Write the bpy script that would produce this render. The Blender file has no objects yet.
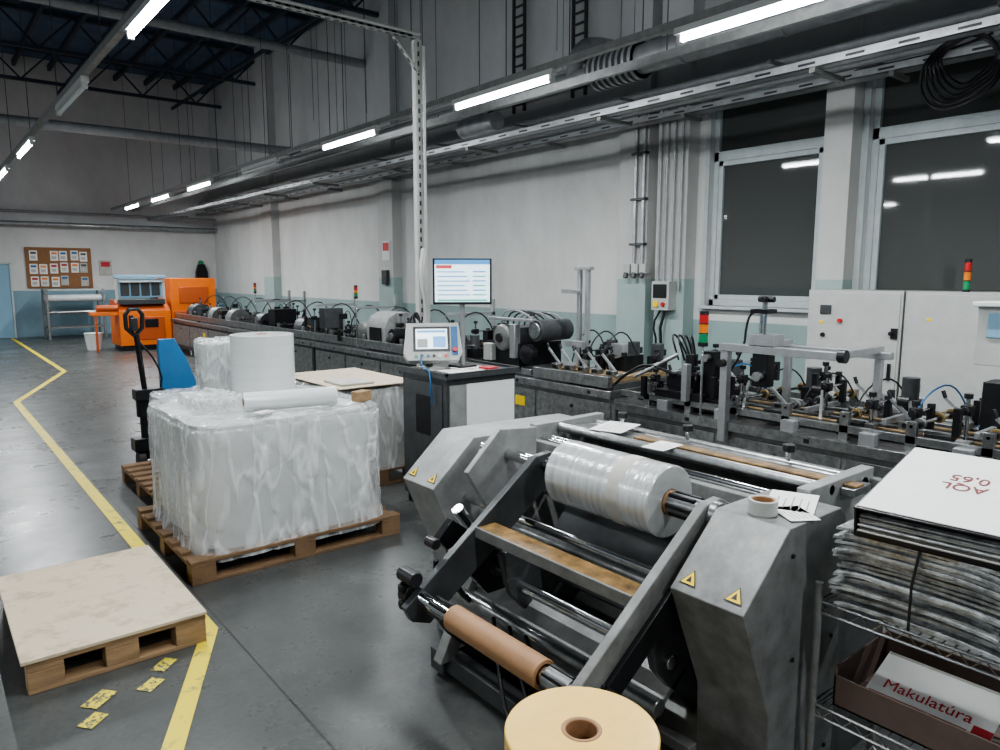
import bpy,bmesh,math,random
from mathutils import Vector,Matrix,noise
random.seed(7)
SC=bpy.context.scene
def V(*a): return Vector(a)
# ---------------------------------------------------------------- materials
def mat(name,col,rough=.5,metal=0,var=0,vs=8,bump=0,bs=40,col2=None,emit=0,coat=0,trans=0,stretch=None,thr=None,spec=.5,alpha=1):
    m=bpy.data.materials.new(name);m.use_nodes=True
    nt=m.node_tree;N=nt.nodes;L=nt.links;p=N['Principled BSDF']
    p.inputs['Base Color'].default_value=(*col,1);p.inputs['Roughness'].default_value=rough
    p.inputs['Metallic'].default_value=metal;p.inputs['Coat Weight'].default_value=coat;p.inputs['Coat Roughness'].default_value=.08
    p.inputs['Transmission Weight'].default_value=trans;p.inputs['Specular IOR Level'].default_value=spec
    p.inputs['Alpha'].default_value=alpha
    if emit: p.inputs['Emission Color'].default_value=(*col,1);p.inputs['Emission Strength'].default_value=emit
    tc=N.new('ShaderNodeTexCoord');mp=N.new('ShaderNodeMapping');L.new(tc.outputs['Object'],mp.inputs['Vector'])
    if stretch: mp.inputs['Scale'].default_value=stretch
    if var or col2:
        n=N.new('ShaderNodeTexNoise');n.inputs['Scale'].default_value=vs;n.inputs['Detail'].default_value=6
        n.inputs['Roughness'].default_value=.65
        L.new(mp.outputs[0],n.inputs['Vector'])
        r=N.new('ShaderNodeValToRGB');e=r.color_ramp.elements
        if thr: e[0].position=thr[0];e[1].position=thr[1]
        else: e[0].position=.3;e[1].position=.7
        c2=col2 if col2 else tuple(c*(1-var) for c in col)
        e[0].color=(*c2,1);e[1].color=(*col,1)
        L.new(n.outputs['Fac'],r.inputs[0]);L.new(r.outputs[0],p.inputs['Base Color'])
        mr=N.new('ShaderNodeMapRange');mr.inputs[3].default_value=min(1,rough+.12);mr.inputs[4].default_value=max(.03,rough-.06)
        L.new(n.outputs['Fac'],mr.inputs[0]);L.new(mr.outputs[0],p.inputs['Roughness'])
    if bump:
        n2=N.new('ShaderNodeTexNoise');n2.inputs['Scale'].default_value=bs;n2.inputs['Detail'].default_value=4
        L.new(mp.outputs[0],n2.inputs['Vector'])
        b=N.new('ShaderNodeBump');b.inputs['Strength'].default_value=bump;b.inputs['Distance'].default_value=.02
        L.new(n2.outputs['Fac'],b.inputs['Height']);L.new(b.outputs[0],p.inputs['Normal'])
    return m
def stretchfilm(name,a0,a1):
    m=bpy.data.materials.new(name);m.use_nodes=True;nt=m.node_tree;N=nt.nodes;L=nt.links;p=N['Principled BSDF']
    p.inputs['Base Color'].default_value=(.78,.8,.8,1);p.inputs['Roughness'].default_value=.12;p.inputs['Specular IOR Level'].default_value=1.
    tc=N.new('ShaderNodeTexCoord')
    def nz(rot,sc,scale,det,dist,w):
        mp=N.new('ShaderNodeMapping');mp.inputs['Rotation'].default_value=rot;mp.inputs['Scale'].default_value=sc;L.new(tc.outputs['Object'],mp.inputs[0])
        n=N.new('ShaderNodeTexNoise');n.inputs['Scale'].default_value=scale;n.inputs['Detail'].default_value=det;n.inputs['Distortion'].default_value=dist;L.new(mp.outputs[0],n.inputs['Vector'])
        a=N.new('ShaderNodeMath');a.operation='SUBTRACT';a.inputs[1].default_value=.5;L.new(n.outputs['Fac'],a.inputs[0])
        c=N.new('ShaderNodeMath');c.operation='ABSOLUTE';L.new(a.outputs[0],c.inputs[0])
        d=N.new('ShaderNodeMapRange');d.inputs[1].default_value=0;d.inputs[2].default_value=w;d.inputs[3].default_value=1;d.inputs[4].default_value=0;L.new(c.outputs[0],d.inputs[0])
        return d
    r1=nz((1.0,.6,.2),(1,1,.3),3.2,2,.5,.05);r2=nz((-.8,-.7,.4),(1,1,.3),6,2,.3,.05)
    ad=N.new('ShaderNodeMath');ad.operation='ADD';L.new(r1.outputs[0],ad.inputs[0]);L.new(r2.outputs[0],ad.inputs[1])
    b=N.new('ShaderNodeBump');b.inputs['Strength'].default_value=.5;b.inputs['Distance'].default_value=.008;L.new(ad.outputs[0],b.inputs['Height']);L.new(b.outputs[0],p.inputs['Normal'])
    mr=N.new('ShaderNodeMapRange');mr.inputs[1].default_value=0;mr.inputs[2].default_value=1.6;mr.inputs[3].default_value=a0;mr.inputs[4].default_value=a1;L.new(ad.outputs[0],mr.inputs[0]);L.new(mr.outputs[0],p.inputs['Alpha'])
    return m
def wallmat(name,low,high,z,top=None,ztop=4.1,noise_amt=.18):
    m=bpy.data.materials.new(name);m.use_nodes=True;nt=m.node_tree;N=nt.nodes;L=nt.links;p=N['Principled BSDF']
    p.inputs['Roughness'].default_value=.75
    tc=N.new('ShaderNodeTexCoord');sx=N.new('ShaderNodeSeparateXYZ');L.new(tc.outputs['Object'],sx.inputs[0])
    def thresh(v):
        g=N.new('ShaderNodeMath');g.operation='GREATER_THAN';g.inputs[1].default_value=v;L.new(sx.outputs['Z'],g.inputs[0]);return g
    mx=N.new('ShaderNodeMixRGB');mx.inputs[1].default_value=(*low,1);mx.inputs[2].default_value=(*high,1);L.new(thresh(z).outputs[0],mx.inputs[0])
    out=mx
    if top:
        m2=N.new('ShaderNodeMixRGB');L.new(thresh(ztop).outputs[0],m2.inputs[0]);L.new(mx.outputs[0],m2.inputs[1]);m2.inputs[2].default_value=(*top,1);out=m2
    n=N.new('ShaderNodeTexNoise');n.inputs['Scale'].default_value=.9;n.inputs['Detail'].default_value=8;n.inputs['Roughness'].default_value=.7
    mp=N.new('ShaderNodeMapping');mp.inputs['Scale'].default_value=(1,1,.6);L.new(tc.outputs['Object'],mp.inputs[0]);L.new(mp.outputs[0],n.inputs['Vector'])
    mr=N.new('ShaderNodeMapRange');mr.inputs[1].default_value=.3;mr.inputs[2].default_value=.7;mr.inputs[3].default_value=1-noise_amt;mr.inputs[4].default_value=1
    L.new(n.outputs['Fac'],mr.inputs[0])
    mu=N.new('ShaderNodeMixRGB');mu.blend_type='MULTIPLY';mu.inputs[0].default_value=1;L.new(out.outputs[0],mu.inputs[1]);L.new(mr.outputs[0],mu.inputs[2])
    L.new(mu.outputs[0],p.inputs['Base Color'])
    b=N.new('ShaderNodeBump');b.inputs['Strength'].default_value=.15;L.new(n.outputs['Fac'],b.inputs['Height']);L.new(b.outputs[0],p.inputs['Normal'])
    return m
STEEL=mat('brushed_steel',(.45,.46,.46),.28,.9,var=.55,vs=16)
CHROME=mat('chrome',(.72,.73,.74),.14,1,var=.3,vs=20)
ALU=mat('aluminium',(.48,.49,.5),.35,.7,var=.2,vs=12)
GREY=mat('grey_machine_paint',(.225,.23,.222),.36,.1,var=.5,vs=11,bump=.06,bs=250)
GREYM=mat('mid_grey_paint',(.3,.305,.3),.4,.1,var=.35,vs=11,bump=.05,bs=250)
GREYL=mat('light_grey_paint',(.46,.47,.45),.45,var=.14,vs=5)
GREYD=mat('dark_grey_paint',(.065,.07,.073),.38,.1,var=.4,vs=12)
BLACK=mat('black_plastic',(.012,.012,.014),.36,var=.3)
BLACKM=mat('black_metal',(.02,.021,.024),.33,.4,var=.5,vs=14)
WHITE=mat('white_plastic',(.68,.69,.68),.4,var=.08)
CREAM=mat('cream_paint',(.5,.5,.46),.4,var=.1)
PAPER=mat('paper',(.76,.76,.74),.7,var=.05)
PAPERD=mat('worn_paper',(.48,.47,.43),.6,var=.25)
FILM=mat('film_roll',(.68,.7,.7),.2,.3,var=.4,vs=5,coat=1,bump=.25,bs=6,stretch=(.4,9,.4))
FILMV=mat('film_roll_standing',(.68,.7,.7),.26,var=.1,vs=3,coat=.7,bump=.04,bs=5,stretch=(.4,.4,7))
FILMIN=mat('film_roll_inner',(.6,.62,.62),.35,var=.3,vs=2.2,stretch=(1.2,1.2,.5))
WRAP=stretchfilm('stretch_wrap',.28,.8)
WRAPG=mat('clear_film_sheets',(.46,.48,.48),.14,var=.75,vs=24,coat=1,bump=.7,bs=26)
WOOD=mat('pallet_wood',(.4,.26,.14),.7,var=.5,vs=5,bump=.2,bs=60,stretch=(.6,4,4))
WOODD=mat('pallet_wood_dark',(.23,.14,.075),.75,var=.4,vs=5,bump=.2,bs=60)
BOARD=mat('chipboard',(.55,.46,.34),.65,bump=.05,bs=80,col2=(.41,.34,.25),vs=9,thr=(.36,.5))
SLAT=mat('stained_slat',(.32,.19,.07),.5,var=.8,vs=16)
CARD=mat('cardboard_core',(.33,.185,.095),.55,var=.2,vs=12)
CARDB=mat('cardboard',(.42,.31,.2),.7,var=.2)
CARDR=mat('cardboard_dark',(.13,.09,.075),.7,var=.3)
YEL=mat('yellow_tape',(.8,.52,.13),.35,var=.08,vs=30,coat=.3)
YELS=mat('warning_yellow',(.85,.6,.02),.4)
ORANGE=mat('orange_paint',(.8,.18,.02),.35,var=.12)
ORANGED=mat('orange_dark',(.45,.09,.02),.4)
BLUE=mat('blue_paint',(.02,.13,.3),.4,var=.15)
BLUEL=mat('light_blue',(.22,.38,.5),.5)
RED=mat('red_plastic',(.5,.02,.02),.35)
REDT=mat('red_ink',(.42,.02,.03),.6)
INK=mat('dark_red_ink',(.2,.03,.03),.6)
GREEN=mat('green_plastic',(.02,.25,.1),.35)
ORG=mat('amber_plastic',(.75,.22,.02),.3)
BRASS=mat('brass',(.45,.32,.14),.35,.6,var=.4,vs=20)
BELT=mat('tan_belt',(.3,.21,.11),.55,var=.45,vs=9)
RUB=mat('rubber',(.02,.02,.02),.7)
GLASSD=mat('dark_window_glass',(.07,.075,.072),.035,spec=.6)
WFRAME=mat('window_frame',(.5,.55,.56),.5,var=.15)
CORK=mat('cork_board',(.3,.15,.07),.8,var=.3,vs=30)
TUBE=mat('lamp_tube',(.93,.97,1),.4,emit=68)
TUBEOFF=mat('lamp_tube_off',(.75,.77,.78),.4)
SCREEN=mat('screen_light',(.7,.84,.92),.3,emit=1.3)
SCRB=mat('screen_blue',(.1,.3,.6),.3,emit=.8)
SCRG=mat('screen_green',(.1,.5,.4),.3,emit=.6)
SCRR=mat('screen_red',(.6,.1,.1),.3,emit=.6)
DUCT=mat('galvanised_duct',(.46,.47,.48),.35,.55,var=.4,vs=6)
PIPE=mat('pipe_grey',(.38,.39,.4),.45,.2,var=.25)
CEILM=mat('ceiling_dark',(.13,.19,.3),.8,var=.3,vs=1.5)
TRUSS=mat('truss_steel',(.05,.065,.09),.6,.2)
YLINE=mat('yellow_floor_paint',(.72,.58,.04),.45,col2=(.2,.19,.1),vs=11,thr=(.33,.45))
YWORN=mat('worn_yellow_paint',(.66,.54,.05),.5,col2=(.09,.095,.09),vs=60,thr=(.44,.5))
W_R=wallmat('wall_paint_right',(.32,.42,.41),(.68,.68,.66),1.22,(.58,.59,.59),4.25,.24)
W_P=wallmat('pilaster_paint',(.37,.47,.45),(.58,.58,.56),1.75,(.58,.59,.59),4.25,.22)
W_F=wallmat('wall_paint_far',(.24,.37,.44),(.7,.7,.68),1.35,(.7,.7,.7),3.3,.22)
def floormat():
    m=bpy.data.materials.new('worn_concrete');m.use_nodes=True;nt=m.node_tree;N=nt.nodes;L=nt.links;p=N['Principled BSDF']
    tc=N.new('ShaderNodeTexCoord')
    n=N.new('ShaderNodeTexNoise');n.inputs['Scale'].default_value=1.3;n.inputs['Detail'].default_value=12;n.inputs['Roughness'].default_value=.72;L.new(tc.outputs['Object'],n.inputs['Vector'])
    r=N.new('ShaderNodeValToRGB');e=r.color_ramp.elements;e[0].position=.3;e[0].color=(.042,.045,.044,1);e[1].position=.7;e[1].color=(.112,.117,.112,1);L.new(n.outputs['Fac'],r.inputs[0])
    n2=N.new('ShaderNodeTexNoise');n2.inputs['Scale'].default_value=45;n2.inputs['Detail'].default_value=7;L.new(tc.outputs['Object'],n2.inputs['Vector'])
    mr=N.new('ShaderNodeMapRange');mr.inputs[1].default_value=.3;mr.inputs[2].default_value=.7;mr.inputs[3].default_value=.82;mr.inputs[4].default_value=1.1;L.new(n2.outputs['Fac'],mr.inputs[0])
    mu=N.new('ShaderNodeMixRGB');mu.blend_type='MULTIPLY';mu.inputs[0].default_value=1;L.new(r.outputs[0],mu.inputs[1]);L.new(mr.outputs[0],mu.inputs[2])
    sx=N.new('ShaderNodeSeparateXYZ');L.new(tc.outputs['Object'],sx.inputs[0])
    prev=mu
    for ax,per,off in (('X',3.0,1.9),('Y',3.0,1.2)):
        a=N.new('ShaderNodeMath');a.operation='ADD';a.inputs[1].default_value=60+off;L.new(sx.outputs[ax],a.inputs[0])
        md=N.new('ShaderNodeMath');md.operation='MODULO';md.inputs[1].default_value=per;L.new(a.outputs[0],md.inputs[0])
        lt=N.new('ShaderNodeMath');lt.operation='LESS_THAN';lt.inputs[1].default_value=.009;L.new(md.outputs[0],lt.inputs[0])
        x=N.new('ShaderNodeMixRGB');L.new(lt.outputs[0],x.inputs[0]);L.new(prev.outputs[0],x.inputs[1]);x.inputs[2].default_value=(.03,.03,.03,1);prev=x
    L.new(prev.outputs[0],p.inputs['Base Color'])
    m3=N.new('ShaderNodeMapRange');m3.inputs[1].default_value=.3;m3.inputs[2].default_value=.7;m3.inputs[3].default_value=.42;m3.inputs[4].default_value=.2;L.new(n.outputs['Fac'],m3.inputs[0]);L.new(m3.outputs[0],p.inputs['Roughness'])
    b=N.new('ShaderNodeBump');b.inputs['Strength'].default_value=.05;L.new(n2.outputs['Fac'],b.inputs['Height']);L.new(b.outputs[0],p.inputs['Normal'])
    return m
FLOOR=floormat()
# ---------------------------------------------------------------- builder
class B:
    def __init__(s,name,bevel=0): s.name=name;s.bm=bmesh.new();s.mats=[];s.M=Matrix();s.bevel=bevel
    def mi(s,m):
        if m not in s.mats: s.mats.append(m)
        return s.mats.index(m)
    def v(s,p): return s.bm.verts.new(s.M@Vector(p))
    def f(s,vs,m,sm=True):
        try: f=s.bm.faces.new(vs)
        except ValueError: return
        f.material_index=s.mi(m);f.smooth=sm
    def box(s,x0,x1,y0,y1,z0,z1,m):
        a=[s.v((x,y,z)) for z in(z0,z1) for y in(y0,y1) for x in(x0,x1)]
        for q in((0,2,3,1),(4,5,7,6),(0,1,5,4),(1,3,7,5),(3,2,6,7),(2,0,4,6)): s.f([a[i] for i in q],m)
    def bar(s,p,q,w,h,m):
        p=Vector(p);q=Vector(q);d=q-p;L=d.length;d.normalize()
        up=V(0,0,1) if abs(d.z)<.95 else V(0,1,0)
        x=d.cross(up).normalized();y=x.cross(d)
        a=[]
        for o in(p,q):
            for sx,sy in((-1,-1),(1,-1),(1,1),(-1,1)): a.append(s.v(o+x*sx*w/2+y*sy*h/2))
        for k in((3,2,1,0),(4,5,6,7),(0,1,5,4),(1,2,6,5),(2,3,7,6),(3,0,4,7)): s.f([a[i] for i in k],m)
    def _basis(s,d):
        d=d.normalized();u=V(0,0,1) if abs(d.z)<.9 else V(1,0,0)
        x=d.cross(u).normalized();return x,d.cross(x)
    def cyl(s,p,q,r,m,n=16,r2=None,ri=0,mc=None):
        p=Vector(p);q=Vector(q);x,y=s._basis(q-p);r2=r if r2 is None else r2;mc=mc or m
        def ring(c,R): return [s.v(c+(x*math.cos(2*math.pi*i/n)+y*math.sin(2*math.pi*i/n))*R) for i in range(n)]
        A=ring(p,r);C=ring(q,r2)
        for i in range(n): s.f([A[i],A[(i+1)%n],C[(i+1)%n],C[i]],m)
        if ri:
            A2=ring(p,ri);C2=ring(q,ri)
            for i in range(n):
                j=(i+1)%n
                s.f([A2[i],C2[i],C2[j],A2[j]],mc);s.f([A[i],A2[i],A2[j],A[j]],mc);s.f([C[i],C[j],C2[j],C2[i]],mc)
        else:
            s.f(A[::-1],mc);s.f(C,mc)
    def prism(s,pts,ax,a,b,m):
        def P(u,v,w):
            return {'Y':(u,w,v),'X':(w,u,v),'Z':(u,v,w)}[ax]
        A=[s.v(P(u,v,a)) for u,v in pts];C=[s.v(P(u,v,b)) for u,v in pts];n=len(pts)
        for i in range(n): s.f([A[i],A[(i+1)%n],C[(i+1)%n],C[i]],m)
        s.f(A[::-1],m);s.f(C,m)
    def tube(s,pts,r,m,n=8,smooth=0):
        pts=[Vector(p) for p in pts]
        for _ in range(smooth):
            q=[pts[0]]
            for i in range(len(pts)-1): q+= [pts[i].lerp(pts[i+1],.25),pts[i].lerp(pts[i+1],.75)]
            pts=q+[pts[-1]]
        R=[];K=len(pts);px=None
        for i,p in enumerate(pts):
            d=(pts[min(i+1,K-1)]-pts[max(i-1,0)]).normalized()
            if px is None: x,y=s._basis(d)
            else:
                x=(px-d*px.dot(d)).normalized();y=d.cross(x)
            px=x
            R.append([s.v(p+(x*math.cos(2*math.pi*k/n)+y*math.sin(2*math.pi*k/n))*r) for k in range(n)])
        for i in range(K-1):
            for k in range(n): s.f([R[i][k],R[i][(k+1)%n],R[i+1][(k+1)%n],R[i+1][k]],m)
        s.f(R[0][::-1],m);s.f(R[-1],m)
    def lathe(s,o,d,prof,m,n=24):
        o=Vector(o);d=Vector(d).normalized();x,y=s._basis(d);R=[]
        for r,h in prof: R.append([s.v(o+d*h+(x*math.cos(2*math.pi*k/n)+y*math.sin(2*math.pi*k/n))*max(r,.0005)) for k in range(n)])
        for i in range(len(R)-1):
            for k in range(n): s.f([R[i][k],R[i][(k+1)%n],R[i+1][(k+1)%n],R[i+1][k]],m)
        s.f(R[0][::-1],m);s.f(R[-1],m)
    def ball(s,c,r,m,n=12):
        s.lathe(Vector(c)-V(0,0,r),(0,0,1),[(r*math.sin(math.pi*i/8),r-r*math.cos(math.pi*i/8)) for i in range(9)],m,n)
    def quad(s,pts,m): s.f([s.v(p) for p in pts],m)
    def done(s,parent=None):
        bm=s.bm
        bmesh.ops.recalc_face_normals(bm,faces=bm.faces)
        for e in bm.edges:
            if len(e.link_faces)==2 and e.calc_face_angle(0)>.6: e.smooth=False
        me=bpy.data.meshes.new(s.name);bm.to_mesh(me);bm.free()
        for m in s.mats: me.materials.append(m)
        o=bpy.data.objects.new(s.name,me);SC.collection.objects.link(o)
        if s.bevel:
            md=o.modifiers.new('bevel','BEVEL');md.width=s.bevel;md.segments=2;md.limit_method='ANGLE';md.angle_limit=.7
        if parent: o.parent=parent
        return o
def text(name,body,size,M,m,parent,align='CENTER'):
    c=bpy.data.curves.new(name,'FONT');c.body=body;c.size=size;c.align_x=align;c.align_y='CENTER';c.extrude=.0004
    c.materials.append(m);o=bpy.data.objects.new(name,c);SC.collection.objects.link(o);o.matrix_world=M
    if parent: o.parent=parent
    return o
def frame(o,x,n):
    x=Vector(x).normalized();n=Vector(n).normalized();y=n.cross(x).normalized();x=y.cross(n)
    M=Matrix((x,y,n)).transposed().to_4x4();M.translation=Vector(o);return M
# ---------------------------------------------------------------- room
XR,YF,XL,YN,ZC=8.0,25.0,-7.0,-6.0,7.9
b=B('floor');b.box(XL,XR+.4,YN,YF,-.1,0,FLOOR);b.done()
b=B('ceiling');b.box(XL,XR+.4,YN,YF,ZC,ZC+.1,CEILM);b.done()
b=B('wall_far');b.box(XL,XR+.4,YF,YF+.2,0,ZC,W_F);b.done()
b=B('wall_left');b.box(XL-.2,XL,YN,YF,0,ZC,W_F);b.done()
b=B('wall_near');b.box(XL,XR+.4,YN-.2,YN,0,ZC,W_F);b.done()
WIN=[(4.12,5.62),(1.62,3.66),(-.9,1.2),(-3.6,-1.4)]
z0,z1=1.41,4.0
b=B('wall_right')
b.box(XR,XR+.35,YN,YF,0,z0,W_R);b.box(XR,XR+.35,YN,YF,z1,ZC,W_R)
ys=[YN]+[y for w in sorted(WIN) for y in w]+[YF]
for i in range(0,len(ys),2): b.box(XR,XR+.35,ys[i],ys[i+1],z0,z1,W_R)
for y0,y1 in((5.8,6.28),(6.44,6.95),(13.1,13.7),(19.5,20.2),(3.74,4.04),(1.28,1.55)): b.box(XR-.22,XR,y0,y1,0,ZC,W_P)
b.box(XR-.12,XR,YN,YF,4.2,4.5,W_P)
b.done()
for i,(y0,y1) in enumerate(WIN):
    b=B('window_%d'%(i+1),.006)
    x=XR+.12
    for a in((y0,y0+.07),(y1-.07,y1)): b.box(x-.05,x+.05,a[0],a[1],z0,z1,WFRAME)
    for a in((z0,z0+.08),(z1-.08,z1),(3.22,3.34)): b.box(x-.05,x+.05,y0,y1,a[0],a[1],WFRAME)
    b.box(x-.035,x+.03,y0+.07,y0+.13,z0+.08,3.22,WFRAME);b.box(x-.035,x+.03,y1-.13,y1-.07,z0+.08,3.22,WFRAME)
    b.box(x-.035,x+.03,y0+.07,y1-.07,z0+.08,z0+.14,WFRAME);b.box(x-.035,x+.03,y0+.07,y1-.07,3.16,3.22,WFRAME)
    b.box(x,x+.01,y0+.05,y1-.05,z0+.05,z1-.05,GLASSD)
    b.box(XR-.1,x-.05,y0-.05,y1+.05,z0-.04,z0,WFRAME)
    b.box(XR-.025,XR+.005,y0-.06,y0,z0,z1+.06,WFRAME);b.box(XR-.025,XR+.005,y1,y1+.06,z0,z1+.06,WFRAME);b.box(XR-.025,XR+.005,y0-.06,y1+.06,z1,z1+.06,WFRAME)
    b.done()
for k in range(9):
    y=-3.5+k*3.4
    b=B('ceiling_truss')
    b.box(XL,XR,y-.06,y+.06,7.75,7.85,TRUSS);b.box(XL,XR,y-.05,y+.05,6.95,7.03,TRUSS)
    n=20;w=(XR-XL)/n
    for i in range(n):
        xa=XL+i*w;za,zb=(7.0,7.8) if i%2 else (7.8,7.0)
        b.bar((xa,y,za),(xa+w,y,zb),.04,.04,TRUSS)
    b.done()
b=B('ceiling_purlins')
for i in range(18):
    x=XL+.4+i*.85;b.box(x-.04,x+.04,YN,YF,7.6,7.74,TRUSS)
for i in range(5):
    x=XL+1.5+i*3.1;b.box(x-.03,x+.03,YN,YF,6.98,7.06,TRUSS)
b.done()
# ---------------------------------------------------------------- lamps
def lamp_row(x,z,spots,y0,y1):
    b=B('lamp_trunking');b.box(x-.03,x+.03,y0,y1,z+.09,z+.15,GREYM)
    yy=y0+.3
    while yy<y1: b.cyl((x,yy,z+.15),(x,yy,ZC),.005,GREYD,5);yy+=2.4
    b.done()
    for y,on in spots:
        b=B('fluorescent_lamp',.004)
        b.prism([(x-.03,z+.09),(x+.03,z+.09),(x+.04,z+.035),(x-.04,z+.035)],'Y',y-.8,y+.8,WHITE)
        b.cyl((x,y-.74,z),(x,y+.74,z),.02,TUBE if on else TUBEOFF,12)
        for s in(-1,1): b.box(x-.025,x+.025,y+s*.76-.02,y+s*.76+.02,z-.025,z+.04,WHITE)
        o=b.done()
        if on:
            ld=bpy.data.lights.new('lamp_light','AREA');ld.shape='RECTANGLE';ld.size=.05;ld.size_y=1.45;ld.energy=84;ld.color=(.94,.98,1)
            lo=bpy.data.objects.new('lamp_light',ld);SC.collection.objects.link(lo);lo.location=(x,y,z-.024);lo.parent=o
lamp_row(4.78,3.6,[(-3.4,1),(-.2,1),(2.92,1),(5.89,1),(9.15,1),(12.4,0),(15.7,1),(18.7,1),(21.5,1)],-5,24)
lamp_row(1.46,3.6,[(-2,1),(2.0,1),(5.5,1),(8.9,0),(12.8,1),(16.1,1),(19.6,1)],-5,24)
lamp_row(-3.5,3.6,[(-1,1),(4,1),(9,1),(14,1),(20,1)],-5,24)
b=B('ventilation_duct')
b.cyl((6.6,-5,4.2),(6.6,5.6,4.2),.16,DUCT,28)
for k in range(9): b.cyl((6.6,-4.2+k*1.15,4.2),(6.6,-4.17+k*1.15,4.2),.172,DUCT,28)
b.cyl((6.6,5.6,4.2),(6.6,6.3,4.2),.2,GREYD,28)
for k in range(8): b.cyl((6.6,5.6+k*.09,4.2),(6.6,5.64+k*.09,4.2),.215,DUCT,28)
b.cyl((6.6,6.3,4.2),(6.6,24,4.2),.1,DUCT,20)
for k in range(8): b.cyl((6.6,7.5+k*2,4.2),(6.6,7.54+k*2,4.2),.112,DUCT,20)
b.tube([(6.6,6.7,4.2),(6.65,6.7,4.5),(6.9,6.7,4.7),(7.9,6.7,4.72)],.1,DUCT,14,2)
b.cyl((6.6,8.2,3.95),(6.6,9.0,3.95),.13,DUCT,24);b.box(6.55,6.65,8.3,8.35,4.0,4.2,GREYD)
for k in range(12): b.cyl((6.6,-4+k*2.4,4.3),(6.6,-4+k*2.4,ZC),.007,GREYD,5)
b.done()
b=B('wall_pipe')
for x,z,r in((7.55,4.1,.05),(7.7,3.93,.03),(7.3,4.5,.045),(7.72,4.75,.03)): b.cyl((x,-5,z),(x,24.9,z),r,PIPE,12)
for k in range(14): b.box(7.25,7.76,-4+k*2.1,-3.96+k*2.1,4.03,4.06,GREY)
b.done()
def tray(x,z,w=.2):
    b=B('cable_tray')
    b.box(x-w/2,x-w/2+.01,-5,24.9,z,z+.07,DUCT);b.box(x+w/2-.01,x+w/2,-5,24.9,z,z+.07,DUCT);b.box(x-w/2,x+w/2,-5,24.9,z,z+.006,DUCT)
    for i in range(5): b.cyl((x-w/2+.03+i*.03,-5,z+.03),(x-w/2+.03+i*.03,24.9,z+.03),.012,BLACK,6)
    for k in range(12): b.box(x-w/2,min(x+w/2+.4,7.76),-4+k*2.4,-3.95+k*2.4,z-.04,z,GREY)
    for k in range(70): b.box(x-w/2-.001,x-w/2+.001,-4+k*.4,-3.85+k*.4,z+.025,z+.045,BLACK)
    b.done()
tray(7.5,3.72);tray(6.0,3.5,.12)
b=B('overhead_rail');b.box(5.5,5.55,-5,24.9,3.74,3.82,GREYM)
for k in range(10): b.cyl((5.525,-4+k*2.8,3.82),(5.525,-4+k*2.8,ZC),.005,GREYD,5)
b.done()
b=B('cable_ladder')
for y in(9.2,7.85):
    for s in(-.13,.13): b.box(7.84,7.88,y+s-.02,y+s+.02,4.4,ZC,GREYD)
    for k in range(22): b.box(7.85,7.87,y-.13,y+.13,4.5+k*.15,4.53+k*.15,GREYD)
b.done()
b=B('cross_pipe')
b.cyl((XL,18,4.9),(XR,18,4.9),.11,PIPE,16);b.cyl((XL,24.7,3.25),(XR,24.7,3.25),.07,DUCT,12);b.cyl((XL,24.8,3.6),(XR,24.8,3.6),.04,PIPE,12)
b.cyl((XL,14.5,6.3),(XR,14.5,6.3),.09,PIPE,16)
b.done()
b=B('hanging_wires')
for k in range(16):
    x=random.uniform(6.5,7.6);y=random.uniform(5,20);b.cyl((x,y,random.uniform(4.2,5)),(x,y,ZC),.005,GREYD,4)
b.done()
b=B('coiled_cable')
for k in range(6):
    pts=[];R=.22+.025*k
    for i in range(41):
        t=i/40*2*math.pi;pts.append((7.33+.012*k+.04*math.sin(3*t+k),2.55+R*.9*math.sin(t+.3*k)+.025*math.sin(2*t+k)+.02*k,3.66+R*.9*math.cos(t+.3*k)-.015*k))
    b.tube(pts,.011,BLACK,6)
b.tube([(7.4,2.4,3.86),(7.42,2.7,3.8),(7.45,3.6,3.8)],.012,BLACK,6,2);b.tube([(7.36,2.3,3.86),(7.3,1.9,3.7),(7.4,1.5,3.85),(7.4,1.0,3.8)],.012,BLACK,6,2)
b.done()
b=B('wall_conduit')
for y in(6.62,6.48): b.cyl((7.74,y,1.92),(7.74,y,4.1),.025,DUCT,10)
for y in(6.2,6.1,5.98,5.86): b.cyl((7.74,y,1.6),(7.74,y,4.1),.018,PIPE,8)
for z in(2.2,2.8,3.4): b.box(7.7,7.78,6.43,6.68,z,z+.03,GREYD)
b.done()
b=B('wall_socket',.004)
for y in(6.7,6.56,6.42):
    b.box(7.68,7.78,y-.055,y+.055,1.82,1.95,GREYL);b.cyl((7.68,y,1.83),(7.66,y,1.76),.035,GREYD,12)
b.done()
b=B('switch_box',.006)
b.box(7.62,7.78,5.92,6.2,1.34,1.72,GREYL);b.box(7.61,7.62,5.95,6.17,1.5,1.68,BLACK);b.cyl((7.62,6.0,1.42),(7.59,6.0,1.42),.03,RED,14);b.box(7.6,7.62,6.08,6.16,1.38,1.46,YELS)
b.tube([(7.72,6.05,1.34),(7.7,6.1,1.1),(7.72,6.08,.7),(7.75,6.1,.2)],.02,BLACK,8)
b.tube([(7.72,6.12,1.34),(7.66,6.2,1.15),(7.7,6.15,.9),(7.72,6.2,.2)],.015,BLACK,8,1)
b.done()
b=B('fire_extinguisher_sign',.003);b.box(7.76,7.78,13.2,13.5,2.1,2.5,WHITE);b.box(7.755,7.76,13.23,13.47,2.3,2.47,RED);b.box(7.7,7.78,13.25,13.45,1.6,1.9,GREYD);b.done()
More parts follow.
